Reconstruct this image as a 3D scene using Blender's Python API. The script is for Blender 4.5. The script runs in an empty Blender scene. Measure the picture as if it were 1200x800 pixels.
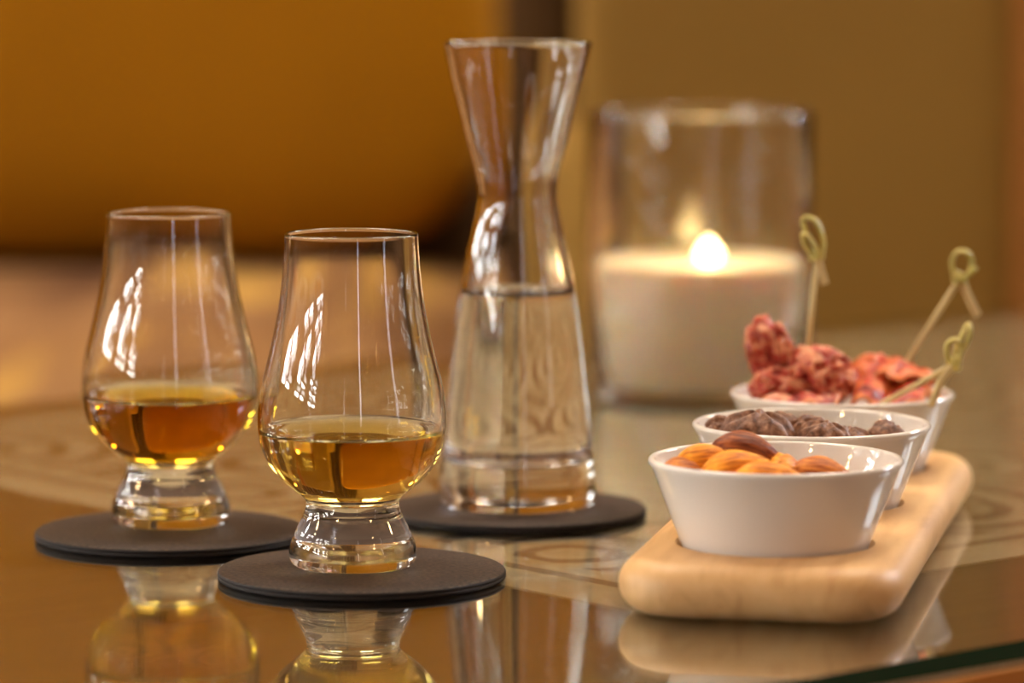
import bpy, bmesh, math, random
from mathutils import Vector, Matrix, noise

sc = bpy.context.scene
COL = sc.collection
PI = math.pi
rnd = random.Random(7)

# ------------------------------------------------------------------ camera
F_PX = 4573.0                      # focal length in pixels of the 1200x800 frame
PITCH = math.radians(6.045)        # looking down
CAM_H = 0.2242                     # above the glass table top (z = 0)
cam_d = bpy.data.cameras.new('camera')
cam = bpy.data.objects.new('camera', cam_d)
COL.objects.link(cam)
cam.location = (0, 0, CAM_H)
cam.rotation_euler = (PI / 2 - PITCH, 0, 0)
cam_d.sensor_width = 36.0
cam_d.lens = F_PX * 36.0 / 1200.0
cam_d.clip_start = 0.02
cam_d.clip_end = 50
cam_d.dof.use_dof = True
cam_d.dof.focus_distance = 1.356
cam_d.dof.aperture_fstop = 5.4
cam_d.dof.aperture_blades = 0
sc.camera = cam

# ------------------------------------------------------------------ world, exposure
world = bpy.data.worlds.new('world')
sc.world = world
world.use_nodes = True
world.node_tree.nodes['Background'].inputs[0].default_value = (0.9, 0.8, 0.7, 1)
world.node_tree.nodes['Background'].inputs[1].default_value = 0.05
sc.view_settings.view_transform = 'Standard'
sc.view_settings.look = 'None'
sc.view_settings.gamma = 1.0
sc.view_settings.use_curve_mapping = False
sc.view_settings.exposure = 0.70
cy = sc.cycles
cy.max_bounces = 24
cy.transmission_bounces = 22
cy.glossy_bounces = 10
cy.diffuse_bounces = 5
cy.blur_glossy = 0.3
cy.sample_clamp_indirect = 8.0

WIN_LEFT = 30.0       # daylight radiance of the panes in the left wall
WIN_RIGHT = 46.0      # and of those in the right wall
LAMP = 75.0          # globes of the pendant lamps
FILL = 19.0          # added overhead panels, unseen, that fill light onto the table
BAR = 5.0            # upright light bars on the walls

CP, SP = math.cos(PITCH), math.sin(PITCH)
def ray(x, y):
    """direction of the photograph's pixel (x, y)"""
    u, v = (x - 600) / F_PX, (400 - y) / F_PX
    return Vector((u, CP + v * SP, -SP + v * CP))
def on_z(x, y, z=0.0):
    d = ray(x, y)
    return Vector((0, 0, CAM_H)) + d * ((z - CAM_H) / d.z)
def at_y(x, y, depth):
    d = ray(x, y)
    return Vector((0, 0, CAM_H)) + d * (depth / d.y)

# ------------------------------------------------------------------ materials
def newmat(name):
    m = bpy.data.materials.new(name)
    m.use_nodes = True
    return m, m.node_tree.nodes, m.node_tree.links, m.node_tree.nodes['Principled BSDF']

def plain(name, col, rough=0.5, spec=0.5, **kw):
    m, n, l, b = newmat(name)
    b.inputs['Base Color'].default_value = (*col, 1)
    b.inputs['Roughness'].default_value = rough
    b.inputs['Specular IOR Level'].default_value = spec
    for k, v in kw.items():
        b.inputs[k].default_value = v
    return m

def emit(name, col, strength):
    m, n, l, b = newmat(name)
    b.inputs['Base Color'].default_value = (0, 0, 0, 1)
    b.inputs['Emission Color'].default_value = (*col, 1)
    b.inputs['Emission Strength'].default_value = strength
    return m

def ramp(n, stops):
    r = n.new('ShaderNodeValToRGB')
    e = r.color_ramp.elements
    e[0].position, e[0].color = stops[0][0], (*stops[0][1], 1)
    e[1].position, e[1].color = stops[-1][0], (*stops[-1][1], 1)
    for p, c in stops[1:-1]:
        x = e.new(p); x.color = (*c, 1)
    return r

def noisy(name, stops, scale, rough=0.6, detail=4, stretch=(1, 1, 1), bump=0.0, bump_scale=None, spec=0.5,
          distortion=0.0, bump_dist=0.001, **kw):
    m, n, l, b = newmat(name)
    tc = n.new('ShaderNodeTexCoord'); mp = n.new('ShaderNodeMapping')
    mp.inputs['Scale'].default_value = stretch
    l.new(tc.outputs['Object'], mp.inputs['Vector'])
    t = n.new('ShaderNodeTexNoise')
    t.inputs['Scale'].default_value = scale
    t.inputs['Detail'].default_value = detail
    t.inputs['Distortion'].default_value = distortion
    l.new(mp.outputs[0], t.inputs['Vector'])
    r = ramp(n, stops)
    l.new(t.outputs['Fac'], r.inputs[0])
    l.new(r.outputs[0], b.inputs['Base Color'])
    b.inputs['Roughness'].default_value = rough
    b.inputs['Specular IOR Level'].default_value = spec
    if bump:
        t2 = n.new('ShaderNodeTexNoise')
        t2.inputs['Scale'].default_value = bump_scale or scale
        t2.inputs['Detail'].default_value = 5
        l.new(mp.outputs[0], t2.inputs['Vector'])
        bp = n.new('ShaderNodeBump')
        bp.inputs['Strength'].default_value = bump
        bp.inputs['Distance'].default_value = bump_dist
        l.new(t2.outputs['Fac'], bp.inputs['Height'])
        l.new(bp.outputs[0], b.inputs['Normal'])
    for k, v in kw.items():
        b.inputs[k].default_value = v
    return m

def glass_mat(name, col=(1, 1, 1), ior=1.5, rough=0.0):
    m, n, l, b = newmat(name)
    n.remove(b)
    g = n.new('ShaderNodeBsdfGlass')
    g.inputs['Color'].default_value = (*col, 1)
    g.inputs['IOR'].default_value = ior
    g.inputs['Roughness'].default_value = rough
    l.new(g.outputs[0], n['Material Output'].inputs['Surface'])
    return m

def liquid_mat(name, ior, absorb, density):
    """side faces meet glass (relative index), the free surface meets air; 'surface_top' tells which"""
    m, n, l, b = newmat(name)
    n.remove(b)
    g = n.new('ShaderNodeBsdfGlass')
    g.inputs['Roughness'].default_value = 0.0
    g.inputs['Color'].default_value = (1, 1, 1, 1)
    a = n.new('ShaderNodeAttribute'); a.attribute_name = 'surface_top'
    mr = n.new('ShaderNodeMapRange')
    mr.inputs['To Min'].default_value = ior / 1.5
    mr.inputs['To Max'].default_value = ior
    l.new(a.outputs['Fac'], mr.inputs['Value'])
    l.new(mr.outputs[0], g.inputs['IOR'])
    l.new(g.outputs[0], n['Material Output'].inputs['Surface'])
    if density:
        v = n.new('ShaderNodeVolumeAbsorption')
        v.inputs['Color'].default_value = (*absorb, 1)
        v.inputs['Density'].default_value = density
        l.new(v.outputs[0], n['Material Output'].inputs['Volume'])
    return m

M = {}
M['wall'] = noisy('plaster', [(0.3, (0.25, 0.15, 0.07)), (0.7, (0.31, 0.19, 0.09))], 2.0, 0.9)
M['dark_wall'] = noisy('dark_brown_wall', [(0.3, (0.085, 0.042, 0.018)), (0.7, (0.12, 0.06, 0.027))], 3.0, 0.7, stretch=(1, 1, 0.2))  # unseen walls made dark to cut light bounced onto the front faces
M['ceiling'] = plain('ceiling_paint', (0.46, 0.35, 0.23), 0.9)
M['floor'] = noisy('floor_wood', [(0.3, (0.16, 0.07, 0.03)), (0.7, (0.28, 0.13, 0.05))], 6.0, 0.45, stretch=(1, 8, 1))
M['trim'] = plain('dark_trim', (0.07, 0.045, 0.03), 0.5)
M['frame'] = plain('window_frame_paint', (0.10, 0.08, 0.06), 0.5)
M['day_left'] = emit('daylight_left', (0.98, 1.0, 0.97), WIN_LEFT)
M['day_right'] = emit('daylight_right', (0.88, 0.93, 1.0), WIN_RIGHT)
M['lamp_glow'] = emit('lamp_glow', (1.0, 0.62, 0.28), LAMP)
M['fill_glow'] = emit('fill_glow', (1.0, 0.88, 0.72), FILL)
M['bar_glow'] = emit('bar_glow', (0.86, 0.88, 1.0), BAR)
M['brass'] = plain('brass', (0.6, 0.4, 0.15), 0.3, Metallic=1.0)
M['mustard'] = noisy('mustard_velvet', [(0.3, (0.235, 0.092, 0.001)), (0.7, (0.30, 0.122, 0.002))], 3.0, 0.85, spec=0.1)
M['seat'] = noisy('tan_seat_fabric', [(0.30, (0.085, 0.036, 0.016)), (0.45, (0.20, 0.098, 0.038)), (0.58, (0.23, 0.118, 0.046)),
                                      (0.70, (0.40, 0.225, 0.05))], 9.0, 0.85, detail=2, stretch=(1, 0.3, 1), spec=0.1)
M['sofa_frame'] = plain('dark_sofa_fabric', (0.06, 0.028, 0.008), 0.9, 0.1)
M['olive'] = noisy('olive_brown_velvet', [(0.3, (0.225, 0.125, 0.026)), (0.7, (0.28, 0.158, 0.034))], 2.5, 0.85, spec=0.1)
M['orange_velvet'] = plain('rust_velvet', (0.27, 0.105, 0.022), 0.85, 0.1)
M['darkwood'] = plain('dark_wood', (0.05, 0.025, 0.012), 0.4)
M['clear'] = glass_mat('clear_glass')
M['pane'] = glass_mat('table_glass', (0.985, 1.0, 0.99), 1.52)
M['pane_edge'] = plain('green_glass_edge', (0.006, 0.045, 0.028), 0.15)
M['whisky_pale'] = liquid_mat('gold_whisky', 1.36, (0.98, 0.83, 0.03), 50)
M['whisky_dark'] = liquid_mat('amber_whisky', 1.36, (0.97, 0.835, 0.010), 95)
M['water'] = liquid_mat('water', 1.33, (1, 1, 1), 0)
M['coaster'] = noisy('dark_brown_leather', [(0.38, (0.018, 0.010, 0.006)), (0.66, (0.066, 0.038, 0.024))], 620, 0.62, bump=0.35,
                     bump_scale=1500, bump_dist=0.0004, spec=0.2)
M['coaster_edge'] = plain('coaster_cut_edge', (0.012, 0.008, 0.007), 0.7, 0.3)
M['porcelain'] = plain('white_porcelain', (0.74, 0.70, 0.655), 0.05, 0.5)
M['beech'] = noisy('beech_wood', [(0.25, (0.54, 0.29, 0.11)), (0.5, (0.68, 0.41, 0.175)), (0.8, (0.75, 0.48, 0.23))], 28, 0.48,
                   stretch=(4.5, 0.55, 3), bump=0.08, bump_scale=220, bump_dist=0.0003, distortion=0.6)
M['wax'] = plain('cream_wax', (0.82, 0.65, 0.43), 0.5, 0.3)
_w = M['wax'].node_tree.nodes['Principled BSDF'].inputs
_w['Subsurface Weight'].default_value = 0.6
_w['Subsurface Radius'].default_value = (1.0, 0.55, 0.28)
_w['Subsurface Scale'].default_value = 0.012
M['wick'] = plain('wick', (0.02, 0.015, 0.01), 0.9)
M['flame'] = emit('flame', (1.0, 0.66, 0.27), 170.0)
M['bamboo'] = noisy('bamboo', [(0.3, (0.52, 0.38, 0.15)), (0.7, (0.68, 0.54, 0.26))], 60, 0.45, stretch=(1, 1, 0.2))
M['bamboo_skin'] = noisy('green_bamboo_skin', [(0.35, (0.38, 0.35, 0.06)), (0.7, (0.72, 0.58, 0.19))], 120, 0.4)

def almond_mat(name, a, b_, c):
    return noisy(name, [(0.36, a), (0.5, b_), (0.64, c)], 620, 0.5, detail=4, stretch=(0.16, 1, 1), bump=0.75, bump_scale=520,
                 bump_dist=0.0008, spec=0.28)
M['almond_dark'] = almond_mat('almond_skin_brown', (0.10, 0.018, 0.004), (0.22, 0.048, 0.008), (0.36, 0.095, 0.016))
M['almond_light'] = almond_mat('almond_skin_orange', (0.42, 0.10, 0.006), (0.78, 0.26, 0.012), (0.88, 0.38, 0.03))
M['almond_mid'] = almond_mat('almond_skin_rust', (0.27, 0.06, 0.012), (0.52, 0.15, 0.02), (0.68, 0.25, 0.035))
M['chocolate'] = noisy('cocoa_chocolate', [(0.3, (0.07, 0.028, 0.016)), (0.5, (0.20, 0.088, 0.050)), (0.70, (0.38, 0.20, 0.125))], 420,
                       0.5, detail=6, bump=0.7, bump_scale=600, bump_dist=0.0006, spec=0.3)

def salami_mat(name, red, deep, fat):
    m, n, l, b = newmat(name)
    tc = n.new('ShaderNodeTexCoord')
    t = n.new('ShaderNodeTexNoise'); t.inputs['Scale'].default_value = 175; t.inputs['Detail'].default_value = 2.0
    l.new(tc.outputs['Object'], t.inputs['Vector'])
    r = ramp(n, [(0.36, deep), (0.46, red), (0.52, red), (0.59, fat), (0.8, fat)])
    l.new(t.outputs['Fac'], r.inputs[0])
    a = n.new('ShaderNodeAttribute'); a.attribute_name = 'rim'
    mx = n.new('ShaderNodeMix'); mx.data_type = 'RGBA'
    l.new(a.outputs['Fac'], mx.inputs[0])
    l.new(r.outputs[0], mx.inputs[6])
    mx.inputs[7].default_value = (0.80, 0.33, 0.13, 1)  # lighter fat rim, with an orange translucent edge glow put into the colour
    l.new(mx.outputs[2], b.inputs['Base Color'])
    b.inputs['Roughness'].default_value = 0.42
    b.inputs['Specular IOR Level'].default_value = 0.35
    b.inputs['Subsurface Weight'].default_value = 0.35
    b.inputs['Subsurface Radius'].default_value = (1.0, 0.35, 0.2)
    b.inputs['Subsurface Scale'].default_value = 0.003
    return m
M['salami'] = salami_mat('marbled_pink_salami', (0.46, 0.055, 0.030), (0.22, 0.012, 0.009), (0.78, 0.36, 0.22))
M['chorizo'] = salami_mat('marbled_red_salami', (0.52, 0.045, 0.008), (0.22, 0.010, 0.004), (0.70, 0.20, 0.06))

# table directions: long edge A runs away to the right, N is its normal (away to the left)
TA = math.radians(41)
A = Vector((math.cos(TA), math.sin(TA), 0)); N = Vector((-math.sin(TA), math.cos(TA), 0))
GLASS_T = 0.006
INLAY_Z = -GLASS_T - 0.0012

def table_wood():
    return noisy('table_wood', [(0.3, (0.075, 0.034, 0.010)), (0.55, (0.12, 0.058, 0.017)), (0.75, (0.17, 0.085, 0.026))], 9, 0.4,
                 stretch=(0.6, 14, 1), bump=0.05, bump_scale=40)
M['table_wood'] = table_wood()
M['apron'] = noisy('apron_wood', [(0.3, (0.38, 0.15, 0.03)), (0.7, (0.55, 0.24, 0.05))], 14, 0.4, stretch=(0.6, 6, 1))

def inlay_mat(hx, hy):
    """cream lacquer panel with brown nested scroll lines, in the panel's own coordinates"""
    m, n, l, b = newmat('scroll_inlay')
    tc = n.new('ShaderNodeTexCoord')
    def math_(op, x, y=None, clamp=False):
        k = n.new('ShaderNodeMath'); k.operation = op; k.use_clamp = clamp
        for i, v in enumerate((x, y)):
            if v is None: continue
            if isinstance(v, (int, float)): k.inputs[i].default_value = v
            else: l.new(v, k.inputs[i])
        return k.outputs[0]
    mp = n.new('ShaderNodeMapping'); l.new(tc.outputs['Object'], mp.inputs['Vector'])
    mp.inputs['Rotation'].default_value = (0, 0, math.radians(45))
    wob = n.new('ShaderNodeTexNoise'); wob.inputs['Scale'].default_value = 9
    l.new(mp.outputs[0], wob.inputs['Vector'])
    vs = n.new('ShaderNodeVectorMath'); vs.operation = 'SCALE'; vs.inputs['Scale'].default_value = 0.035
    l.new(wob.outputs['Color'], vs.inputs[0])
    va = n.new('ShaderNodeVectorMath'); va.operation = 'ADD'
    l.new(mp.outputs[0], va.inputs[0]); l.new(vs.outputs[0], va.inputs[1])
    v = n.new('ShaderNodeTexVoronoi'); v.voronoi_dimensions = '2D'
    v.inputs['Scale'].default_value = 7.4; v.inputs['Randomness'].default_value = 0.35
    l.new(va.outputs[0], v.inputs['Vector'])
    ringf = math_('FRACT', math_('MULTIPLY', v.outputs['Distance'], 6.2))
    ring = math_('GREATER_THAN', ringf, 0.60)
    # straight bands along the border
    sep = n.new('ShaderNodeSeparateXYZ'); l.new(tc.outputs['Object'], sep.inputs[0])
    dx = math_('SUBTRACT', hx, math_('ABSOLUTE', sep.outputs[0]))
    dy = math_('SUBTRACT', hy, math_('ABSOLUTE', sep.outputs[1]))
    e = math_('MINIMUM', dx, dy)
    inside = math_('GREATER_THAN', e, 0.044)
    line = math_('MULTIPLY', math_('GREATER_THAN', e, 0.026), math_('LESS_THAN', e, 0.033))
    dark = math_('MAXIMUM', math_('MULTIPLY', ring, inside), line)
    soft = n.new('ShaderNodeTexNoise'); soft.inputs['Scale'].default_value = 60
    l.new(tc.outputs['Object'], soft.inputs['Vector'])
    r1 = ramp(n, [(0.3, (0.50, 0.37, 0.22)), (0.7, (0.60, 0.46, 0.28))])
    l.new(soft.outputs['Fac'], r1.inputs[0])
    mx = n.new('ShaderNodeMix'); mx.data_type = 'RGBA'
    l.new(dark, mx.inputs[0]); l.new(r1.outputs[0], mx.inputs[6])
    mx.inputs[7].default_value = (0.11, 0.055, 0.016, 1)
    l.new(mx.outputs[2], b.inputs['Base Color'])
    b.inputs['Roughness'].default_value = 0.6
    return m

# ------------------------------------------------------------------ mesh helpers
def link(o, parent=None):
    COL.objects.link(o)
    if parent is not None:
        o.parent = parent
    return o

def obj_bm(name, bm, mat, parent=None, smooth=True, loc=None):
    me = bpy.data.meshes.new(name)
    bm.to_mesh(me); bm.free()
    for p in me.polygons:
        p.use_smooth = smooth
    for m in (mat if isinstance(mat, (list, tuple)) else [mat]):
        me.materials.append(m)
    o = bpy.data.objects.new(name, me)
    if loc is not None:
        o.location = loc
    return link(o, parent)

def thing(name, label, cat, loc=(0, 0, 0), rz=0.0, group=None):
    o = bpy.data.objects.new(name, None)
    o.empty_display_size = 0.02
    o.location = loc; o.rotation_euler = (0, 0, rz)
    COL.objects.link(o)
    return tag(o, label, cat, group)

def tag(o, label, cat, group=None):
    o['label'] = label; o['category'] = cat
    if group: o['group'] = group
    return o

def structure(o):
    o['kind'] = 'structure'
    return o

def add_box(bm, lo, hi, bevel=0.0, seg=2):
    v = [bm.verts.new((x, y, z)) for x in (lo[0], hi[0]) for y in (lo[1], hi[1]) for z in (lo[2], hi[2])]
    idx = [(0, 1, 3, 2), (4, 6, 7, 5), (0, 4, 5, 1), (2, 3, 7, 6), (0, 2, 6, 4), (1, 5, 7, 3)]
    f = [bm.faces.new([v[i] for i in q]) for q in idx]
    if bevel:
        ed = list({e for q in f for e in q.edges})
        bmesh.ops.bevel(bm, geom=ed, offset=bevel, segments=seg, affect='EDGES', profile=0.5)
    return bm

def box(name, lo, hi, mat, parent=None, bevel=0.0, seg=2, smooth=False):
    return obj_bm(name, add_box(bmesh.new(), lo, hi, bevel, seg), mat, parent, smooth)

def lathe_bm(profile, seg=96, bm=None):
    """profile of (r, z); going up gives outward normals"""
    bm = bm or bmesh.new()
    rings = []
    for r, z in profile:
        if r < 1e-7:
            rings.append([bm.verts.new((0, 0, z))])
        else:
            rings.append([bm.verts.new((r * math.cos(2 * PI * k / seg), r * math.sin(2 * PI * k / seg), z)) for k in range(seg)])
    for a, b in zip(rings[:-1], rings[1:]):
        for k in range(seg):
            k2 = (k + 1) % seg
            if len(a) == 1 and len(b) == 1: continue
            if len(a) == 1: bm.faces.new((a[0], b[k2], b[k]))
            elif len(b) == 1: bm.faces.new((a[k], a[k2], b[0]))
            else: bm.faces.new((a[k], a[k2], b[k2], b[k]))
    return bm

def spline(pts, n=6):
    """Catmull-Rom through (r, z) points"""
    out = []
    P = [pts[0]] + list(pts) + [pts[-1]]
    for i in range(1, len(P) - 2):
        p0, p1, p2, p3 = P[i - 1], P[i], P[i + 1], P[i + 2]
        for k in range(n):
            t = k / n
            out.append(tuple(0.5 * (2 * p1[j] + (p2[j] - p0[j]) * t + (2 * p0[j] - 5 * p1[j] + 4 * p2[j] - p3[j]) * t * t
                                    + (3 * p1[j] - p0[j] - 3 * p2[j] + p3[j]) * t ** 3) for j in range(len(p1))))
    out.append(tuple(pts[-1]))
    return out

def tube_bm(points, radii, seg=10, bm=None, flat=1.0, flat_dir=None):
    """a tube along points, radius per point, ends capped; flat squashes it along flat_dir into a ribbon"""
    bm = bm or bmesh.new()
    pts = [Vector(p) for p in points]
    n = len(pts)
    if isinstance(radii, (int, float)): radii = [radii] * n
    rings = []
    up = Vector(flat_dir) if flat_dir is not None else None
    prev = None
    for i, p in enumerate(pts):
        t = (pts[min(i + 1, n - 1)] - pts[max(i - 1, 0)]).normalized()
        if up is not None:
            s = up - t * up.dot(t)
            if s.length < 1e-6: s = t.orthogonal()
        else:
            s = prev - t * prev.dot(t) if prev is not None else t.orthogonal()
        s.normalize(); prev = s
        w = t.cross(s)
        rings.append([bm.verts.new(p + (s * math.cos(a) + w * math.sin(a) * flat) * radii[i])
                      for a in (2 * PI * k / seg for k in range(seg))])
    for a, b in zip(rings[:-1], rings[1:]):
        for k in range(seg):
            bm.faces.new((a[k], a[(k + 1) % seg], b[(k + 1) % seg], b[k]))
    bm.faces.new(rings[0][::-1]); bm.faces.new(rings[-1])
    bmesh.ops.recalc_face_normals(bm, faces=bm.faces)
    return bm

def pillow_bm(sx, sy, sz, e1=0.35, e2=0.35, nu=48, nv=32, centre=(0, 0, 0)):
    """superellipsoid block: soft upholstered shape, half sizes sx, sy, sz"""
    bm = bmesh.new()
    def sp(v, e): return math.copysign(abs(v) ** e, v)
    rows = []
    for j in range(nv + 1):
        ph = -PI / 2 + PI * j / nv
        if j in (0, nv):
            rows.append([bm.verts.new((centre[0], centre[1], centre[2] + (sz if j else -sz)))])
            continue
        rows.append([bm.verts.new((centre[0] + sx * sp(math.cos(ph), e1) * sp(math.cos(th), e2),
                                   centre[1] + sy * sp(math.cos(ph), e1) * sp(math.sin(th), e2),
                                   centre[2] + sz * sp(math.sin(ph), e1)))
                     for th in (2 * PI * k / nu for k in range(nu))])
    for a, b in zip(rows[:-1], rows[1:]):
        for k in range(nu):
            k2 = (k + 1) % nu
            if len(a) == 1: bm.faces.new((a[0], b[k2], b[k]))
            elif len(b) == 1: bm.faces.new((a[k], a[k2], b[0]))
            else: bm.faces.new((a[k], a[k2], b[k2], b[k]))
    return bm

def rounded_rect(hx, hy, r, n=10):
    out = []
    for cx, cy, a0 in ((hx - r, hy - r, 0), (-hx + r, hy - r, PI / 2), (-hx + r, -hy + r, PI), (hx - r, -hy + r, 1.5 * PI)):
        for k in range(n + 1):
            a = a0 + PI / 2 * k / n
            out.append((cx + r * math.cos(a), cy + r * math.sin(a)))
    return out

# ------------------------------------------------------------------ the room
FLOOR_Z = -0.46; CEIL_Z = 2.3
X0, X1, Y0, Y1 = -2.7, 2.7, -2.2, 4.2
T = 0.12
structure(box('floor', (X0 - T, Y0 - T, FLOOR_Z - 0.1), (X1 + T, Y1 + T, FLOOR_Z), M['floor']))
structure(box('ceiling', (X0 - T, Y0 - T, CEIL_Z), (X1 + T, Y1 + T, CEIL_Z + 0.1), M['ceiling']))
structure(box('wall_back', (X0 - T, Y1, FLOOR_Z), (X1 + T, Y1 + T, CEIL_Z), M['wall']))
structure(box('wall_front', (X0 - T, Y0 - T, FLOOR_Z), (X1 + T, Y0, CEIL_Z), M['dark_wall']))

def wall_with_openings(name, x_in, x_out, openings, mat):
    """side wall built of the blocks around its window openings (y0, y1, z0, z1)"""
    bm = bmesh.new()
    lo, hi = min(x_in, x_out), max(x_in, x_out)
    y = Y0
    for (a, b, z0, z1) in sorted(openings):
        add_box(bm, (lo, y, FLOOR_Z), (hi, a, CEIL_Z))
        add_box(bm, (lo, a, FLOOR_Z), (hi, b, z0))
        add_box(bm, (lo, a, z1), (hi, b, CEIL_Z))
        y = b
    add_box(bm, (lo, y, FLOOR_Z), (hi, Y1, CEIL_Z))
    return structure(obj_bm(name, bm, mat, None, False))

LEFT_OPEN = [(a, a + 0.85, 0.50, 1.22) for a in (-1.35, -0.15, 1.15, 2.45)]
RIGHT_OPEN = [(2.90, 4.00, 1.30, 1.88)]
wall_with_openings('wall_left', X0, X0 - T, LEFT_OPEN, M['wall'])
wall_with_openings('wall_right', X1, X1 + T, RIGHT_OPEN, M['dark_wall'])

def window(index, xw, opening, nx, nz, day, bar=0.03, barz=0.03):
    """window set in a side wall: frame, glazing bars and one lit pane per light"""
    y0, y1, z0, z1 = opening
    w = bpy.data.objects.new('window_%d' % index, None)
    w.location = (xw, (y0 + y1) / 2, z0)
    COL.objects.link(w); structure(w)
    W, Hh = y1 - y0, z1 - z0
    bm = bmesh.new()
    fr = 0.045
    add_box(bm, (-0.03, -W / 2, 0), (0.03, -W / 2 + fr, Hh)); add_box(bm, (-0.03, W / 2 - fr, 0), (0.03, W / 2, Hh))
    add_box(bm, (-0.03, -W / 2 + fr, 0), (0.03, W / 2 - fr, fr)); add_box(bm, (-0.03, -W / 2 + fr, Hh - fr), (0.03, W / 2 - fr, Hh))
    obj_bm('window_frame', bm, M['frame'], w, False)
    pw, ph = (W - 2 * fr - (nx - 1) * bar) / nx, (Hh - 2 * fr - (nz - 1) * barz) / nz
    for i in range(1, nx):
        c = -W / 2 + fr + i * pw + (i - 1) * bar
        box('glazing_bar', (-0.02, c, fr), (0.02, c + bar, Hh - fr), M['frame'], w)
    for j in range(1, nz):
        c = fr + j * ph + (j - 1) * barz
        box('glazing_bar', (-0.018, -W / 2 + fr, c), (0.018, W / 2 - fr, c + barz), M['frame'], w)
    base = None
    for i in range(nx):
        for j in range(nz):
            if base is None:
                base = box('pane', (-0.004, -pw / 2, -ph / 2), (0.004, pw / 2, ph / 2), day, w)
                o = base
            else:
                o = base.copy(); link(o, w)
            o.location = (0, -W / 2 + fr + pw / 2 + i * (pw + bar), fr + ph / 2 + j * (ph + barz))
    return w

wi = 1
for op in LEFT_OPEN:
    window(wi, X0 - 0.05, op, 2, 3, M['day_left'], 0.13, 0.185); wi += 1
for op in RIGHT_OPEN:
    window(wi, X1 + 0.05, op, 2, 1, M['day_right'], 0.12); wi += 1

def ceiling_lamp(x, y, label):
    t = thing('pendant_lamp', label, 'lamp', (x, y, CEIL_Z), 0, 'pendant lamps of the room')
    obj_bm('ceiling_rose', lathe_bm([(0, -0.03), (0.05, -0.025), (0.06, 0), (0, 0)], 24), M['brass'], t)
    D = 1.15
    obj_bm('cord', lathe_bm([(0, -D + 0.02), (0.004, -D + 0.02), (0.004, -0.02), (0, -0.02)], 8), M['trim'], t)
    obj_bm('cap', lathe_bm([(0, -D - 0.02), (0.028, -D - 0.02), (0.024, -D + 0.03), (0, -D + 0.04)], 24), M['brass'], t)
    obj_bm('globe', lathe_bm([(0.055 * math.sin(PI * k / 16), -D - 0.06 - 0.055 * math.cos(PI * k / 16)) for k in range(17)], 24), M['lamp_glow'], t)
for x, y, w in ((-1.0, 0.1, 'behind the near end of the room'), (1.1, 0.3, 'on the right hand side of the room'),
                (-1.3, 3.3, 'above the mustard sofa'), (-2.0, 1.3, 'hanging by the grid windows'), (1.9, 1.6, 'between the candle and the right hand wall'), (0.9, 3.5, 'above the olive armchair')):
    ceiling_lamp(x, y, 'warm glowing globe pendant lamp ' + w)

def fill_panel(x, y, label):  # fill panel added out of view to brighten the table from above
    t = thing('fill_light', label, 'fill light', (x, y, CEIL_Z), 0, 'added overhead fill panels')
    bm = bmesh.new()
    for lo, hi in (((-0.36, -0.36), (0.36, -0.33)), ((-0.36, 0.33), (0.36, 0.36)), ((-0.36, -0.33), (-0.33, 0.33)), ((0.33, -0.33), (0.36, 0.33))):
        add_box(bm, (*lo, -0.05), (*hi, 0))
    obj_bm('fill_frame', bm, M['trim'], t, False)
    box('fill_face', (-0.33, -0.33, -0.04), (0.33, 0.33, -0.02), M['fill_glow'], t)
for x, y, w in ((-0.75, 2.3, 'over the sofa side of the table'), (0.75, 2.3, 'over the candle side of the table')):
    fill_panel(x, y, 'added unseen warm fill light panel ' + w)

def light_bar(x, y, rz, label):
    t = thing('light_bar', label, 'wall light', (x, y, -0.1), rz, 'upright light bars on the walls')
    box('back_plate', (-0.06, 0, 0), (0.06, 0.02, 1.9), M['trim'], t)
    box('tube', (-0.04, 0.02, 0.03), (0.04, 0.05, 1.87), M['bar_glow'], t, 0.008)
light_bar(0.75, Y0, 0, 'tall slim cool white light bar on the front wall')
light_bar(X1, -0.2, PI / 2, 'tall slim cool white light bar on the right hand wall')

# ------------------------------------------------------------------ sofa and armchair behind the table
SEAT_Z = -0.035
sofa = thing('sofa', 'long mustard yellow sofa with tan seat beyond the glass table', 'sofa', (-0.82, 2.9, FLOOR_Z))
def on_sofa(x, y, z): return (x + 0.82, y - 2.9, z - FLOOR_Z)
for cx in (-0.44, -1.30):
    obj_bm('back_cushion', pillow_bm(0.43, 0.15, 0.34, 0.30, 0.14), M['mustard'], sofa, loc=on_sofa(cx, 3.10, SEAT_Z + 0.345))
for cx in (-0.39, -1.29):
    obj_bm('seat_cushion', pillow_bm(0.45, 0.50, 0.085, 0.30, 0.16), M['seat'], sofa, loc=on_sofa(cx - 0.06, 2.66, SEAT_Z - 0.085))
box('base', on_sofa(-1.75, 2.18, FLOOR_Z + 0.10), on_sofa(0.0, 3.40, SEAT_Z - 0.165), M['sofa_frame'], sofa, 0.02)
box('backrest', on_sofa(-1.75, 3.22, SEAT_Z - 0.16), on_sofa(0.0, 3.42, 0.52), M['sofa_frame'], sofa, 0.03)
box('arm', on_sofa(-1.95, 2.25, FLOOR_Z + 0.10), on_sofa(-1.75, 3.42, 0.16), M['sofa_frame'], sofa, 0.04, 3)
for sx in (-1.7, -0.05):
    for sy in (2.3, 3.3):
        obj_bm('leg', lathe_bm([(0, 0), (0.018, 0), (0.026, 0.10), (0, 0.10)], 16), M['darkwood'], sofa, loc=on_sofa(sx, sy, FLOOR_Z))
backdrop = bmesh.new()  # dark sheet added so the gap between sofa and chair stays dark
nc = 160
rows = []
for z in (FLOOR_Z + 0.01, CEIL_Z - 0.12):
    rows.append([[backdrop.verts.new((-0.25 + 2.2 * k / nc, Y1 - 0.10 + 0.035 * math.sin(k * 0.9) + dy, z)) for k in range(nc + 1)] for dy in (0, 0.004)])
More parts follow.
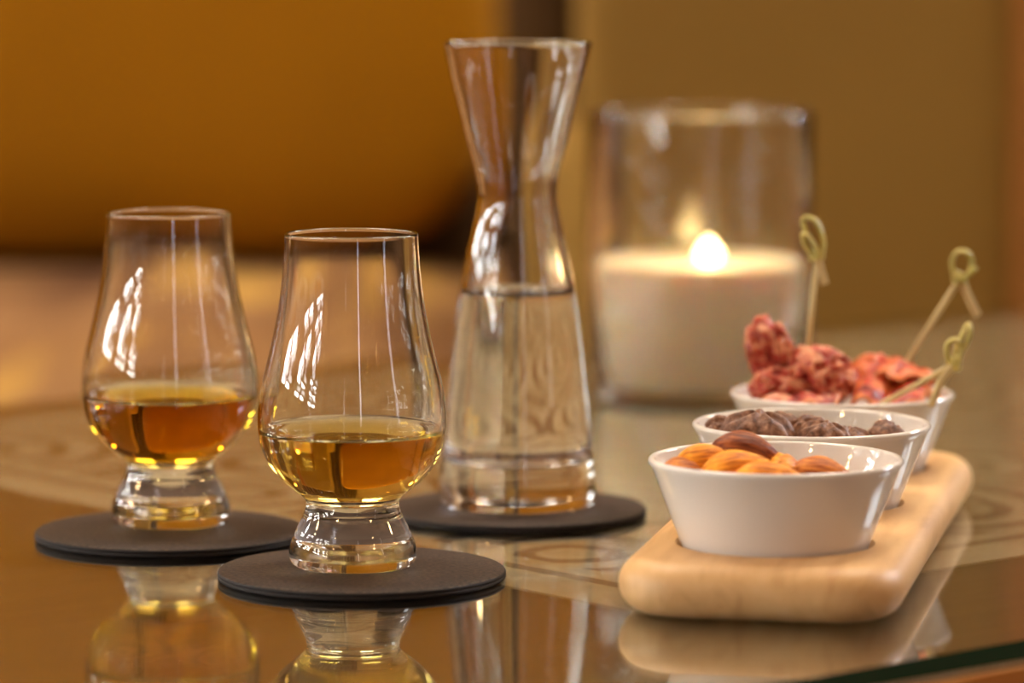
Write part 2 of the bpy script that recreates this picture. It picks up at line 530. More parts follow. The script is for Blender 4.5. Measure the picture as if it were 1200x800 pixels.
for k in range(nc):
    for s_ in (0, 1):
        q = (rows[0][s_][k], rows[0][s_][k + 1], rows[1][s_][k + 1], rows[1][s_][k])
        backdrop.faces.new(q if s_ == 0 else q[::-1])
tag(obj_bm('backdrop', backdrop, M['sofa_frame']), 'added dark brown curtain behind the mustard sofa and olive chair', 'backdrop')

chair = thing('armchair', 'olive brown velvet armchair with rust side wing beyond the candle', 'armchair', (0.30, 2.75, FLOOR_Z))
def on_chair(x, y, z): return (x - 0.30, y - 2.75, z - FLOOR_Z)
obj_bm('backrest', pillow_bm(0.142, 0.055, 0.44, 0.12, 0.22), M['olive'], chair, loc=on_chair(0.184, 2.555, 0.08))
obj_bm('side_wing', pillow_bm(0.10, 0.075, 0.44, 0.12, 0.3), M['orange_velvet'], chair, loc=on_chair(0.415, 2.570, 0.08))
obj_bm('arm', pillow_bm(0.06, 0.26, 0.20, 0.25, 0.4), M['orange_velvet'], chair, loc=on_chair(0.46, 2.87, -0.12))
obj_bm('arm', pillow_bm(0.05, 0.26, 0.20, 0.25, 0.4), M['olive'], chair, loc=on_chair(0.075, 2.87, -0.12))
obj_bm('seat_cushion', pillow_bm(0.15, 0.26, 0.09, 0.3, 0.2), M['olive'], chair, loc=on_chair(0.265, 2.87, -0.16))
for sx in (0.06, 0.47):
    for sy in (2.57, 3.06):
        obj_bm('leg', lathe_bm([(0, 0), (0.016, 0), (0.022, 0.16), (0, 0.16)], 16), M['darkwood'], chair, loc=on_chair(sx, sy, FLOOR_Z))

# ------------------------------------------------------------------ coffee table with its glass top
corner_a = on_z(900, 800); corner_b = on_z(1200, 752)
near_right = (corner_a + corner_b) / 2                           # a point on the near right edge of the glass
q0 = near_right.dot(N)                                           # near right edge
q1 = on_z(0, 475).dot(N)                                         # far left edge
p_in = on_z(0, 587, INLAY_Z).dot(A)                              # near left edge of the inlay
pi_q0 = on_z(1060, 690, INLAY_Z).dot(N); pi_q1 = on_z(0, 505, INLAY_Z).dot(N)
p0 = p_in - 0.30; p1 = p_in + 0.98
def tp(p, q, z=0.0): return A * p + N * q + Vector((0, 0, z))
TC = tp((p0 + p1) / 2, (q0 + q1) / 2)
HX, HY = (p1 - p0) / 2, (q1 - q0) / 2
TOP_Z = INLAY_Z - 0.0012

gt = thing('glass_tabletop', 'clear glass sheet with dark green edge lying on the coffee table', 'tabletop', TC, TA)
bm = bmesh.new()
add_box(bm, (-HX, -HY, -GLASS_T), (HX, HY, 0))
bm.normal_update()
for f in bm.faces:
    f.material_index = 1 if abs(f.normal.z) < 0.5 else 0
obj_bm('glass_sheet', bm, [M['pane'], M['pane_edge']], gt, False)

ct = thing('coffee_table', 'brown wooden coffee table with cream scroll inlay under glass', 'table',
           Vector((TC.x, TC.y, FLOOR_Z)), TA)
L0 = -FLOOR_Z
box('table_top', (-HX + 0.003, -HY + 0.003, L0 + TOP_Z - 0.022), (HX - 0.003, HY - 0.003, L0 + TOP_Z), M['table_wood'], ct)
ihx = (p1 - 0.12 - p_in) / 2; ihy = (pi_q1 - pi_q0) / 2
ic = tp((p1 - 0.12 + p_in) / 2, (pi_q0 + pi_q1) / 2) - TC
il = Vector((ic.dot(A), ic.dot(N), 0))
o = box('inlay_panel', (-ihx, -ihy, -0.0004), (ihx, ihy, 0.0004), inlay_mat(ihx, ihy), ct)
o.location = (il.x, il.y, L0 + INLAY_Z)
box('edge_moulding', (-HX + 0.003, -HY - 0.001, L0 + TOP_Z - 0.007), (HX - 0.003, -HY + 0.0028, L0 + TOP_Z - 0.0006), M['apron'], ct)
for s in (-1, 1):
    box('apron', (-HX + 0.05, s * (HY - 0.05) - 0.012, L0 + TOP_Z - 0.09), (HX - 0.05, s * (HY - 0.05) + 0.012, L0 + TOP_Z - 0.022), M['darkwood'], ct)
    box('apron', (s * (HX - 0.05) - 0.012, -HY + 0.062, L0 + TOP_Z - 0.09), (s * (HX - 0.05) + 0.012, HY - 0.062, L0 + TOP_Z - 0.022), M['darkwood'], ct)
    for s2 in (-1, 1):
        box('leg', (s * (HX - 0.07) - 0.028, s2 * (HY - 0.09) - 0.028, 0), (s * (HX - 0.07) + 0.028, s2 * (HY - 0.09) + 0.028, L0 + TOP_Z - 0.022),
            M['darkwood'], ct, 0.004)

# ------------------------------------------------------------------ coasters
CT = 0.0032
def coaster(pos, label):
    t = thing('coaster', label, 'coaster', (pos.x, pos.y, 0.0), 0, 'round dark coasters')
    R = 0.050
    obj_bm('top_face', lathe_bm([(R - 0.0003, CT - 0.0004), (R - 0.0008, CT), (0.03, CT), (0, CT)], 128), M['coaster'], t)
    obj_bm('edge', lathe_bm([(0, 0), (R - 0.0006, 0), (R, 0.0005), (R, CT * 0.46), (R - 0.0004, CT * 0.5), (R, CT * 0.54),
                             (R, CT - 0.0008), (R - 0.0003, CT - 0.0004)], 128), M['coaster_edge'], t)
P_FRONT = on_z(424.0, 665.6, CT); P_LEFT = on_z(200.0, 619.0, CT); P_CARAFE = on_z(605.0, 593.0, CT)
coaster(P_FRONT, 'dark brown round coaster under the glass of pale gold whisky')
coaster(P_LEFT, 'dark brown round coaster under the glass of deep amber whisky')
coaster(P_CARAFE, 'dark brown round coaster under the water carafe')

# ------------------------------------------------------------------ vessels
def set_top(o, level):
    me = o.data
    at = me.attributes.new('surface_top', 'FLOAT', 'FACE')
    vals = [1.0 if (p.normal.z > 0.25 and p.center.z > level - 0.0016) else 0.0 for p in me.polygons]
    at.data.foreach_set('value', vals)

def interp(profile, z):
    for (r0, z0), (r1, z1) in zip(profile[:-1], profile[1:]):
        if min(z0, z1) <= z <= max(z0, z1) and z0 != z1:
            return r0 + (r1 - r0) * (z - z0) / (z1 - z0)
    return profile[-1][0]

def vessel(t, outer, inner, split_z, level, liquid_name, liquid_mat_, low_name, high_name, seg=128, inner_label=None):
    """outer: (r,z) from the base centre to the lip; inner: from the inner bottom centre to the lip (both upward)"""
    r_lip_o, z_lip = outer[-1]; r_lip_i, _ = inner[-1]
    low = [p for p in outer if p[1] <= split_z]
    rs = interp(outer, split_z)
    high = [(rs, split_z)] + [p for p in outer if p[1] > split_z]
    lip = []
    rc, rr = (r_lip_o + r_lip_i) / 2, (r_lip_o - r_lip_i) / 2
    for k in range(1, 8):
        a = PI * k / 8
        lip.append((rc + rr * math.cos(a), z_lip + rr * math.sin(a)))
    rl = interp(inner, level)
    inn = [p for p in inner if p[1] > level][::-1] + [(rl, level)]
    obj_bm(low_name, lathe_bm(low + [(rs, split_z)], seg), M['clear'], t)
    obj_bm(high_name, lathe_bm(high + lip + inn, seg), M['clear'], t)
    side = [p for p in inner if p[1] < level] + [(rl, level)]
    men = [(rl - 0.0004, level - 0.0006), (rl - 0.0009, level - 0.0010), (rl - 0.0018, level - 0.0013), (rl * 0.6, level - 0.0014), (0, level - 0.0014)]
    lq = obj_bm(liquid_name, lathe_bm(side + men, seg), liquid_mat_, t)
    set_top(lq, level)
    return lq

mm = 0.001
G_OUT = spline([(0, 0.6), (8, 0.5), (16, 0.2), (19.8, 0.0), (21.3, 0.8), (22.1, 2.6), (22.3, 4.8), (21.8, 7.6), (21.2, 9.2), (20.6, 10.0), (20.1, 12), (18.5, 15.2), (17.0, 18.4), (16.3, 21.0),
                (16.6, 23.2), (19.5, 26.0), (25.6, 31.2), (30.4, 38), (32.5, 45.5), (32.9, 51), (32.4, 57.5), (31.1, 65), (28.6, 75), (26.2, 86), (24.5, 96.7),
                (23.5, 108), (23.2, 115.6)], 5)
G_IN = spline([(0, 25.2), (7, 25.6), (12, 26.6), (17, 28.6), (23, 33.0), (28.2, 39.5), (30.5, 46), (31.1, 51), (30.8, 57.5), (29.6, 65), (27.2, 75), (24.9, 86), (23.3, 96.7),
               (22.4, 108), (22.1, 115.6)], 5)
sc_ = lambda pr: [(max(r, 0) * mm, z * mm) for r, z in pr]
def nosing_glass(pos, label, level, mat, wl):
    t = thing('whisky_glass', label, 'glass', (pos.x, pos.y, CT + 0.0001), rnd.random(), 'whisky nosing glasses')
    lq = vessel(t, sc_(G_OUT), sc_(G_IN), 0.0222, level, 'whisky', mat, 'foot', 'bowl')
    lq['label'] = wl
nosing_glass(on_z(413.5, 661.5, CT), 'tulip shaped whisky glass holding pale gold whisky', 0.0480, M['whisky_pale'], 'pale gold whisky')
nosing_glass(on_z(200.5, 611.5, CT), 'tulip shaped whisky glass holding deep amber whisky', 0.0487, M['whisky_dark'], 'deep amber whisky')

C_OUT = spline([(0, 0.8), (12, 0.7), (24, 0.3), (27.6, 0.0), (29.6, 1.2), (30.4, 4.5), (30.4, 10), (29.7, 17), (28.9, 25), (26.0, 52), (22.6, 80), (20.0, 95), (17.2, 107), (15.5, 116),
                (15.3, 121), (16.0, 128), (19.0, 139), (22.7, 153.5), (26.2, 167), (28.4, 177)], 5)
C_IN = spline([(0, 16.5), (14, 16.2), (22, 16.6), (25.0, 18.5), (26.0, 22), (25.8, 28), (23.5, 52), (20.4, 80), (17.9, 95), (15.2, 107), (13.5, 116), (13.3, 121), (14.0, 128), (17.0, 139),
               (20.7, 153.5), (24.2, 167), (26.4, 177)], 5)
cpos = on_z(606.5, 590.5, CT)
carafe = thing('carafe', 'clear glass carafe with pinched neck half full of water', 'carafe', (cpos.x, cpos.y, CT + 0.0001))
vessel(carafe, sc_(C_OUT), sc_(C_IN), 0.0165, 0.0832, 'water', M['water'], 'thick_base', 'body')

# ------------------------------------------------------------------ candle in its jar
kpos = on_z(819, 459.5, 0)
jar = thing('candle_jar', 'wide clear glass cylinder holding a lit cream candle', 'candle holder', (kpos.x, kpos.y, 0.0001))
RJ = 0.0545; TJ = 0.0040; HJ = 0.1345
prof = [(0, 0), (RJ - 0.002, 0), (RJ - 0.0006, 0.0007), (RJ, 0.002), (RJ, HJ * 0.5), (RJ, HJ)]
lip = [(RJ - TJ / 2 + TJ / 2 * math.cos(PI * k / 8), HJ + TJ / 2 * math.sin(PI * k / 8)) for k in range(1, 8)]
inn = [(RJ - TJ, HJ), (RJ - TJ, HJ * 0.5), (RJ - TJ, 0.006), (RJ - TJ - 0.003, 0.004), (0, 0.004)]
obj_bm('cylinder', lathe_bm(prof + lip + inn, 128), M['clear'], jar)
candle = thing('candle', 'lit cream wax candle filling the lower half of the glass cylinder', 'candle', (kpos.x, kpos.y, 0.0043))
RW = RJ - TJ - 0.0004; HW = 0.0600
obj_bm('wax', lathe_bm([(0, 0), (RW - 0.004, 0), (RW - 0.001, 0.002), (RW, 0.004), (RW, HW * 0.5), (RW, HW - 0.001), (RW - 0.0006, HW), (RW - 0.003, HW - 0.0006),
                        (0.035, HW - 0.002), (0.015, HW - 0.0026), (0, HW - 0.0026)], 96), M['wax'], candle)
fx = 0.0045
obj_bm('wick', tube_bm([(fx, 0, HW - 0.003), (fx, 0, HW + 0.003), (fx + 0.0008, 0, HW + 0.007)], 0.0009, 8), M['wick'], candle)
fl = [(0, 0.0), (0.0042, 0.0010), (0.0060, 0.0034), (0.0056, 0.0056), (0.0036, 0.0084), (0.0015, 0.0106), (0, 0.0122)]
obj_bm('flame', lathe_bm(spline(fl, 4), 24), M['flame'], candle, loc=(fx, 0, HW - 0.0016))

# ------------------------------------------------------------------ serving board and bowls
BT = 0.0185
RIM_Z = 0.0462
bowl_c = [on_z(909, 539, RIM_Z), on_z(949, 497.5, RIM_Z), on_z(987, 461.5, RIM_Z)]
bdir = (bowl_c[2] - bowl_c[0]); bdir.z = 0; bdir.normalize()
bmid = Vector(((bowl_c[0].x + bowl_c[2].x) / 2, (bowl_c[0].y + bowl_c[2].y) / 2, 0))
spacing = (bowl_c[2] - bowl_c[0]).length / 2
brz = math.atan2(bdir.y, bdir.x) - PI / 2
bowl_p = [bmid - bdir * spacing, bmid.copy(), bmid + bdir * spacing]
RECESS = 0.006
board = thing('serving_board', 'pale beech serving board with rounded ends carrying three bowls', 'board', (bmid.x, bmid.y, 0.0), brz)
def make_board():
    bm = bmesh.new()
    hx, hy, cr, er, eb = 0.0475, 0.153, 0.024, 0.0088, 0.0096
    lev = []
    for k in range(7):
        a = -PI / 2 + PI / 2 * k / 6
        lev.append((eb * (1 - math.cos(a)), eb * (1 + math.sin(a))))
    for k in range(1, 9):
        a = PI / 2 * k / 8
        lev.append((er * (1 - math.cos(a)), BT - er + er * math.sin(a)))
    rings = []
    for ins, z in lev:
        rings.append([bm.verts.new((x, y, z)) for x, y in rounded_rect(hx - ins, hy - ins, max(cr - ins, 0.002), 12)])
    n = len(rings[0])
    for a, b in zip(rings[:-1], rings[1:]):
        for k in range(n):
            bm.faces.new((a[k], a[(k + 1) % n], b[(k + 1) % n], b[k]))
    bm.faces.new(rings[0][::-1]); bm.faces.new(rings[-1])
    bmesh.ops.recalc_face_normals(bm, faces=bm.faces)
    return bm
o = obj_bm('plank', make_board(), M['beech'], board)
cutters = []
for i in (-1, 0, 1):
    c = obj_bm('cut', lathe_bm([(0, BT - RECESS), (0.0316, BT - RECESS), (0.0323, BT - RECESS + 0.0012), (0.0330, BT - 0.0012), (0.0344, BT + 0.0012), (0.036, 0.03), (0, 0.03)], 64), M['beech'], board)
    c.location = (0, i * spacing, 0)
    md = o.modifiers.new('b', 'BOOLEAN'); md.object = c; md.operation = 'DIFFERENCE'; md.solver = 'EXACT'
    cutters.append(c)
bpy.context.view_layer.update()
me = bpy.data.meshes.new_from_object(o.evaluated_get(bpy.context.evaluated_depsgraph_get()))
o.modifiers.clear(); o.data = me
for c in cutters: bpy.data.objects.remove(c)
me.shade_smooth()
me.set_sharp_from_angle(angle=math.radians(40))

BZ = BT - RECESS + 0.0002            # where the bowls stand
BO = [(0, 0.0004), (0.024, 0.0004), (0.0262, 0.0), (0.0290, 0.0004), (0.0302, 0.0016), (0.0313, 0.0040), (0.0365, 0.0175), (0.0418, 0.0315), (0.0430, 0.0333)]
BI = [(0.0404, 0.0333), (0.0388, 0.0300), (0.0345, 0.0190), (0.0300, 0.0075), (0.0270, 0.0042), (0.022, 0.0034), (0, 0.0032)]
BLIP = [(0.0417 + 0.0013 * math.cos(PI * k / 8), 0.0333 + 0.0013 * math.sin(PI * k / 8)) for k in range(1, 8)]
def bowl(p, label):
    o = obj_bm('bowl', lathe_bm(BO + BLIP + BI, 128), M['porcelain'], None, loc=(p.x, p.y, BZ))
    return tag(o, label, 'bowl', 'white bowls on the serving board')
bowl(bowl_p[0], 'small white porcelain bowl holding almonds')
bowl(bowl_p[1], 'small white porcelain bowl holding chocolate pieces')
bowl(bowl_p[2], 'small white porcelain bowl holding skewered cured meat')

# ------------------------------------------------------------------ almonds
def almond_mesh(seed, L=0.0225, W=0.0128, H=0.0086):
    bm = bmesh.new()
    nu, nv = 20, 24
    rows = []
    for i in range(nv + 1):
        t = i / nv
        prof_ = (math.sin(PI * t ** 0.86)) ** 0.85 if 0 < t < 1 else 0
        x = (t - 0.5) * L
        if i in (0, nv):
            rows.append([bm.verts.new((x, 0, 0))]); continue
        row = []
        for k in range(nu):
            a = 2 * PI * k / nu
            y, z = math.cos(a) * prof_ * W / 2, math.sin(a) * prof_ * H / 2
            g = 1 + 0.06 * math.sin(a * 9 + seed + 3 * noise.noise(Vector((x * 60, seed, a)))) * prof_ + 0.05 * noise.noise(Vector((x * 90, math.cos(a) * 2.2 + seed, math.sin(a) * 2.2)))
            row.append(bm.verts.new((x, y * g, z * g)))
        rows.append(row)
    for a, b in zip(rows[:-1], rows[1:]):
        for k in range(nu):
            k2 = (k + 1) % nu
            if len(a) == 1: bm.faces.new((a[0], b[k], b[k2]))
            elif len(b) == 1: bm.faces.new((a[k], b[0], a[k2]))
            else: bm.faces.new((a[k], b[k], b[k2], a[k2]))
    bmesh.ops.recalc_face_normals(bm, faces=bm.faces)
    return bm

def euler(o, rz, ry, rx):
    o.rotation_euler = (Matrix.Rotation(math.radians(rz), 4, 'Z') @ Matrix.Rotation(math.radians(ry), 4, 'Y') @ Matrix.Rotation(math.radians(rx), 4, 'X')).to_euler()

def almond(loc, rot, mat, label, seed, s=1.0):
    o = obj_bm('almond', almond_mesh(seed), mat, None, loc=loc)
    o.scale = (s, s, s); euler(o, *rot)
    return tag(o, label, 'almond', 'almonds in the front bowl')

f0 = bowl_p[0]
def px0(x, y, dy): return at_y(x, y, f0.y + dy)
almond(px0(875, 527, 0.002), (0, 10, 50), M['almond_dark'], 'dark brown almond lying on top of the almond pile', 1.0, 1.06)
almond(px0(827, 541, -0.002), (8, -6, 62), M['almond_light'], 'bright orange almond beside the left wall of its bowl, tip towards the dark almond', 2.0, 1.02)
almond(px0(862, 548, -0.014), (6, -9, 42), M['almond_light'], 'large orange almond leaning below the dark brown almond', 3.0, 1.10)
almond(px0(898, 558, -0.022), (2, -2, 30), M['almond_light'], 'flat orange almond along the front rim of its bowl', 4.0, 1.05)
almond(px0(923, 549, -0.006), (62, 10, 48), M['almond_light'], 'small orange almond seen end on between its neighbours', 5.0, 0.90)
almond(px0(963, 554, -0.008), (-4, 7, 40), M['almond_mid'], 'rust orange almond lying nearest the bare wall of its bowl', 6.0, 1.0)
almond(px0(806, 553, -0.006), (28, 8, 30), M['almond_mid'], 'rust brown almond low against the left wall of its bowl', 7.0, 0.95)
almond(px0(908, 546, 0.004), (18, 4, 20), M['almond_mid'], 'rust almond half buried behind the small end on almond', 8.0, 0.95)
for k, (dx, dy, z, rz) in enumerate([(-14, -13, 21, 20), (8, -15, 21, -35), (17, 4, 21, 70), (-2, 10, 21, 5), (-18, 8, 21, 80),
                                     (-12, -14, 29.5, -10), (6, -15, 29.5, 25), (-14, 6, 30, 40), (4, 3, 29, -20), (17, -5, 29.5, 60)]):
    almond(Vector((f0.x + dx * mm, f0.y + dy * mm, z * mm)), (rz, 0, 5 * (k % 3)), [M['almond_mid'], M['almond_light']][k % 2],
           'almond buried in the lower layers of the pile', 20.0 + k, 0.95)

# ------------------------------------------------------------------ chocolate pieces
def choc_mesh(seed, R=0.0092, H=0.0088):
    """ridged half dome with a flat, slightly hollow underside"""
    bm = bmesh.new()
    seg, nr = 40, 12
    rows = []
    for j in range(nr + 1):
        ph = PI / 2 * j / nr
        r, z = R * math.cos(ph) ** 0.8 if j < nr else 0, H * math.sin(ph)
        if j == nr:
            rows.append([bm.verts.new((0, 0, H * 0.98))]); continue
        row = []
        for k in range(seg):
            a = 2 * PI * k / seg
            g = 1 + 0.11 * math.sin(a * 9 + seed + 2.5 * math.sin(ph * 3)) * math.sin(ph * 2) + 0.07 * noise.noise(Vector((math.cos(a) * 2 + seed, math.sin(a) * 2, ph * 3)))
            row.append(bm.verts.new((r * g * math.cos(a) * 1.12, r * g * math.sin(a) * 0.92, z * (1 + 0.09 * math.sin(a * 5 + seed)))))
        rows.append(row)
    for a, b in zip(rows[:-1], rows[1:]):
        for k in range(seg):
            k2 = (k + 1) % seg
            if len(b) == 1: bm.faces.new((a[k], a[k2], b[0]))
            else: bm.faces.new((a[k], a[k2], b[k2], b[k]))
    lipr = [bm.verts.new((v.co.x * 0.96, v.co.y * 0.96, -0.0012)) for v in rows[0]]
    c = bm.verts.new((0, 0, 0.0008))
    for k in range(seg):
        k2 = (k + 1) % seg
        bm.faces.new((rows[0][k2], rows[0][k], lipr[k], lipr[k2]))
        bm.faces.new((lipr[k2], lipr[k], c))
    return bm

def choc(loc, rot, label, seed, s=1.0):
    o = obj_bm('chocolate_piece', choc_mesh(seed), M['chocolate'], None, loc=loc)
    o.scale = (s, s, s); euler(o, *rot)
    return tag(o, label, 'chocolate', 'chocolate pieces in the middle bowl')
f1 = bowl_p[1]
def px1(x, y, dy): return at_y(x, y, f1.y + dy)
choc(px1(886, 521.0, -0.012), (10, 4, 12), 'large ridged chocolate dome, biggest of the pieces', 1.0, 1.35)
choc(px1(916, 517.0, 0.004), (-20, 62, 0), 'dark chocolate piece standing on edge behind the large ridged dome', 2.2, 1.05)
choc(px1(843, 508, -0.004), (20, -66, 0), 'chocolate piece tilted against the left wall of its bowl', 3.1, 0.66)
choc(px1(944, 517.0, 0.002), (40, -24, 10), 'dark chocolate piece between the standing piece and the bare wall of its bowl', 4.7, 1.0)
choc(px1(965, 523.0, -0.014), (-8, 10, 8), 'low ridged chocolate piece by the front rim of its bowl', 5.9, 1.0)
choc(px1(1038, 522.0, -0.004), (60, 35, 15), 'lone chocolate piece resting apart on the bare side of its bowl', 6.6, 0.92)
choc(px1(993, 528.0, -0.010), (15, 4, 4), 'chocolate piece sunk almost below the rim of its bowl', 8.0, 0.95)
for k, (dx, dy, z, rz) in enumerate([(-16, -10, 17, 0), (4, -17, 17, 40), (20, -3, 17, 90), (-2, 6, 17, 10), (-16, 10, 19, 60), (13, 15, 18, 30),
                                     (-14, -12, 27, 70), (4, -10, 26, 15), (19, -8, 25, 35), (-4, 6, 27, 50), (-19, -2, 27, 20), (21, 5, 26, 20)]):
    choc(Vector((f1.x + dx * mm, f1.y + dy * mm, z * mm)), (rz, 8 * (k % 3 - 1), 6), 'chocolate piece buried in the lower layers of its bowl', 30.0 + k, 0.92)

# ------------------------------------------------------------------ cured meat slices
f2 = bowl_p[2]
def slice_obj(path, depth_vec, width, mat, label, seed, amp=0.0046, name='cured_meat_slice', thick=0.0016):
    """a round slice folded along a path; depth_vec is the direction of the folds' axis"""
    P = spline([tuple(p) for p in path], 10)
    L = [0.0]
    for a, b in zip(P[:-1], P[1:]): L.append(L[-1] + (Vector(b) - Vector(a)).length)
    nv = 22
    bm = bmesh.new()
    uvl = bm.loops.layers.uv.new('UVMap')
    rim = bm.verts.layers.float.new('rim')
    grid, uv = [], {}
    dv = Vector(depth_vec).normalized()
    for i, p in enumerate(P):
        s = L[i] / L[-1] * 2 - 1
        w = width * max(0.12, math.sqrt(max(0.0, 1 - 0.9 * abs(s) ** 2.6)))
        row = []
        for j in range(nv + 1):
            t = j / nv * 2 - 1
            q = Vector(p) + dv * (t * w)
            d = Vector((noise.noise(q * 85 + Vector((seed, 0, 0))), noise.noise(q * 85 + Vector((0, seed, 9))), noise.noise(q * 85 + Vector((5, 0, seed)))))
            d2 = Vector((noise.noise(q * 230 + Vector((seed, 3, 0))), noise.noise(q * 230 + Vector((1, seed, 9))), noise.noise(q * 230 + Vector((5, 7, seed)))))
            v = bm.verts.new(q + d * amp * (0.6 + abs(t)) + d2 * amp * 0.4)
            e = max(abs(t), abs(s))
            v[rim] = max(0.0, min(1.0, (e - 0.88) / 0.1)) * 0.8
            uv[v] = (s * 0.5 + 0.5 + seed, t * 0.5 + 0.5)
            row.append(v)
        grid.append(row)
    for a, b in zip(grid[:-1], grid[1:]):
        for j in range(nv):
            f = bm.faces.new((a[j], a[j + 1], b[j + 1], b[j]))
            for lp in f.loops: lp[uvl].uv = uv[lp.vert]
    o = obj_bm(name, bm, mat)
    md = o.modifiers.new('thickness', 'SOLIDIFY'); md.thickness = thick; md.offset = 0
    md = o.modifiers.new('smooth', 'SUBSURF'); md.levels = 1; md.render_levels = 1
    return tag(o, label, 'meat slice', 'folded cured meat in the back bowl')

def px2(pts, dy): return [at_y(x, y + 11 * max(0, min(1, (466 - y) / 30)), f2.y + dy) for x, y in pts]
def meat_lump(c, axes, lean, label, seed, mat):
    """a slice crumpled into a ruffled bunch: closed surface with deep meandering folds"""
    bm = bmesh.new()
    bmesh.ops.create_icosphere(bm, subdivisions=5, radius=1.0)
    rim = bm.verts.layers.float.new('rim')
    for v in bm.verts:
        n_ = v.co.normalized()
        q = n_ * 1.7 + Vector((seed, seed * 0.3, 0))
        w = Vector((noise.noise(q * 1.1), noise.noise(q * 1.1 + Vector((7, 0, 0))), noise.noise(q * 1.1 + Vector((0, 7, 0)))))
        fold = 1 - abs(noise.noise(q * 1.25 + w * 0.9)) * 2.0          # ridges where two folds meet
        fine = noise.noise(q * 4.2)
        v[rim] = max(0.0, min(1.0, (fold - 0.80) * 4)) * 0.75
        r = 0.76 + 0.33 * fold + 0.05 * fine
        v.co = Vector((n_.x * axes[0], n_.y * axes[1], n_.z * axes[2])) * r
        v.co.x += lean * v.co.z; 
    o = obj_bm('cured_meat_slice', bm, mat, None, loc=c)
    return tag(o, label, 'meat slice', 'folded cured meat in the back bowl')
meat_lump(at_y(903, 415, f2.y - 0.002), (0.0090, 0.0085, 0.0150), -0.18, 'pink marbled meat slice bunched into a tall upright flap', 1.3, M['salami'])
meat_lump(at_y(952, 444, f2.y - 0.004), (0.0155, 0.0140, 0.0125), 0.05, 'pink marbled meat slice bunched round the upright bamboo pick', 4.1, M['salami'])
meat_lump(at_y(912, 456, f2.y - 0.012), (0.0110, 0.0100, 0.0085), 0.0, 'small pink meat slice bunched at the foot of the tall flap', 6.6, M['salami'])
slice_obj(px2([(988, 462), (992, 440), (1004, 424), (1020, 419), (1050, 421), (1073, 423), (1085, 434), (1070, 443), (1040, 437), (1018, 436), (1022, 448), (1050, 453), (1078, 452), (1092, 462)], 0.004),
          (0.0, 1, 0.16), 0.013, M['chorizo'], 'orange red meat slice folded in layers beside the slanting picks', 7.7, 0.004)
slice_obj(px2([(1000, 470), (1006, 450), (1018, 444), (1030, 456), (1042, 468), (1056, 462), (1070, 456), (1084, 466)], -0.014), (0.1, 1, 0.4), 0.012, M['chorizo'],
          'small red meat slice tucked under the layered red slice', 9.2, 0.0022)
slice_obj(px2([(893, 470), (905, 458), (925, 463), (945, 458), (965, 466), (985, 470)], -0.020), (0.1, 1, 0.3), 0.010, M['salami'],
          'pink meat slice lying flat along the front rim of the back bowl', 11.0, 0.0022)
slice_obj([Vector((f2.x + dx * mm, f2.y, z * mm)) for dx, z in ((-30, 34), (-24, 27), (-12, 30), (0, 26), (12, 30), (24, 27), (30, 35))], (0, 1, 0.02), 0.026, M['salami'],
          'meat slice spread under the folded slices', 13.0, 0.002)

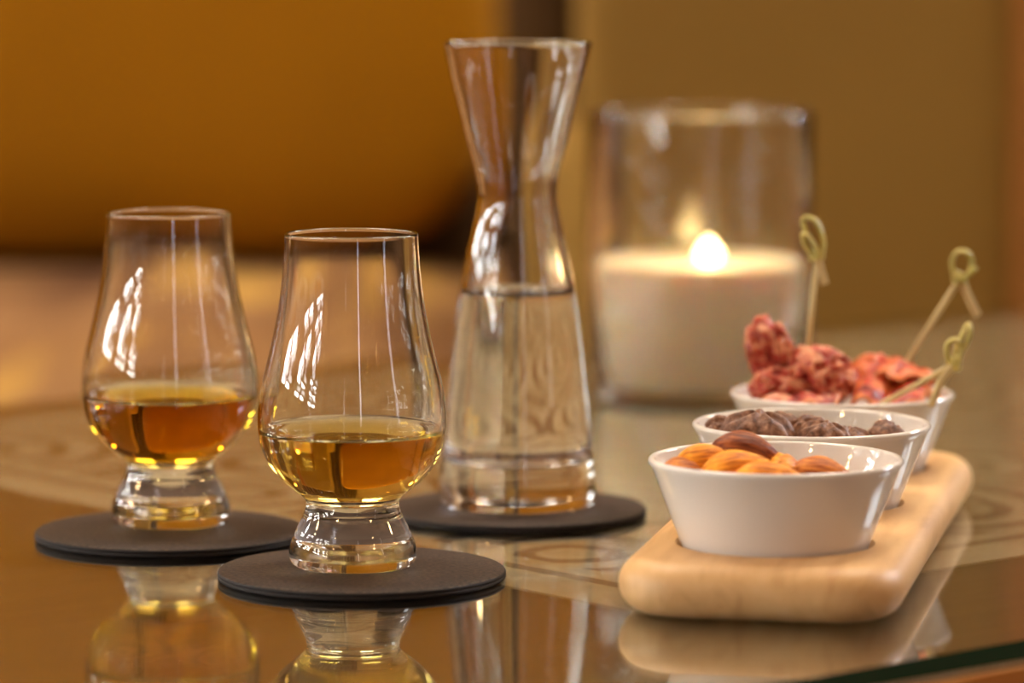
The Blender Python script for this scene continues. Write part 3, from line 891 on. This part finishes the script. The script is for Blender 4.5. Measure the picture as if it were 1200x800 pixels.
# ------------------------------------------------------------------ bamboo picks with knots
def pick(label, base, knot, loop, tail, r=0.00105):
    """stick from base to knot; loop: points of the tied loop; tail: points of the loose end"""
    base, knot = Vector(base), Vector(knot)
    t = thing('bamboo_pick', label, 'pick', base, 0, 'knotted bamboo picks')
    rel = lambda ps: [Vector(p) - base for p in ps]
    d = (knot - base)
    obj_bm('stick', tube_bm([Vector((0, 0, 0)), d * 0.06, d * 0.5, d], [r * 0.4, r * 0.95, r, r * 1.1], 12), M['bamboo'], t)
    obj_bm('knot_loop', tube_bm([Vector(q) for q in spline([tuple(p) for p in rel(loop)], 8)], r * 1.9, 10, flat=0.45, flat_dir=(0.25, 1, 0.1)), M['bamboo_skin'], t)
    axis = d.normalized(); s = axis.orthogonal().normalized(); w = axis.cross(s)
    ring = [d + (s * math.cos(a) + w * math.sin(a)) * r * 1.75 + axis * (a / (2 * PI) - 0.5) * r * 2.2 for a in (2 * PI * 1.3 * k / 26 for k in range(27))]
    obj_bm('knot_wrap', tube_bm(ring, r * 1.3, 8), M['bamboo_skin'], t)
    obj_bm('tail', tube_bm([Vector(q) for q in spline([tuple(p) for p in rel(tail)], 6)], r * 1.5, 10, flat=0.5, flat_dir=(0.9, 0.3, 0.1)), M['bamboo'], t)

def pxl(pts, y0, dys=None):
    return [at_y(x, y, y0 + (dys[i] * mm if dys else 0)) for i, (x, y) in enumerate(pts)]
yA = f2.y - 0.003
pick('upright bamboo pick stuck in the pink folded meat', at_y(943, 452, yA), at_y(957, 302, yA),
     pxl([(956, 304), (944, 288), (941, 274), (950, 280), (962, 298), (965, 282), (958, 262), (948, 255), (941, 258), (945, 272), (956, 290), (959, 303)], yA, [0, -2, -3, -3, -2, 0, 1, 1, 0, -1, -1, 0]),
     pxl([(959, 300), (962, 315), (967, 333)], yA, [-2, -2, -2]))
yB = f2.y + 0.024
pick('bamboo pick slanting up from behind the orange red meat', at_y(1048, 446, yB), at_y(1124, 328, yB),
     pxl([(1123, 330), (1117, 318), (1116, 304), (1123, 295), (1134, 296), (1139, 306), (1136, 318), (1128, 328), (1134, 322), (1144, 314)], yB, [0, -2, -2, -1, 0, 1, 1, 0, -1, -2]),
     pxl([(1127, 326), (1134, 345), (1146, 370)], yB, [1, 2, 3]))
yC = f2.y - 0.030
pick('bamboo pick leaning over the rim of the back bowl, with the longest loose end', at_y(1026, 477, yC), at_y(1118, 427, yC),
     pxl([(1118, 429), (1111, 418), (1110, 404), (1118, 398), (1126, 404), (1124, 424), (1121, 430), (1120, 412), (1126, 396), (1134, 380), (1137, 388), (1132, 404), (1124, 416)], yC,
         [0, -1, -2, -2, -1, -2, 0, 2, 1, 0, -1, 0, 1]),
     pxl([(1117, 428), (1104, 445), (1099, 456), (1091, 476)], yC, [-2, -3, -4, -5]))
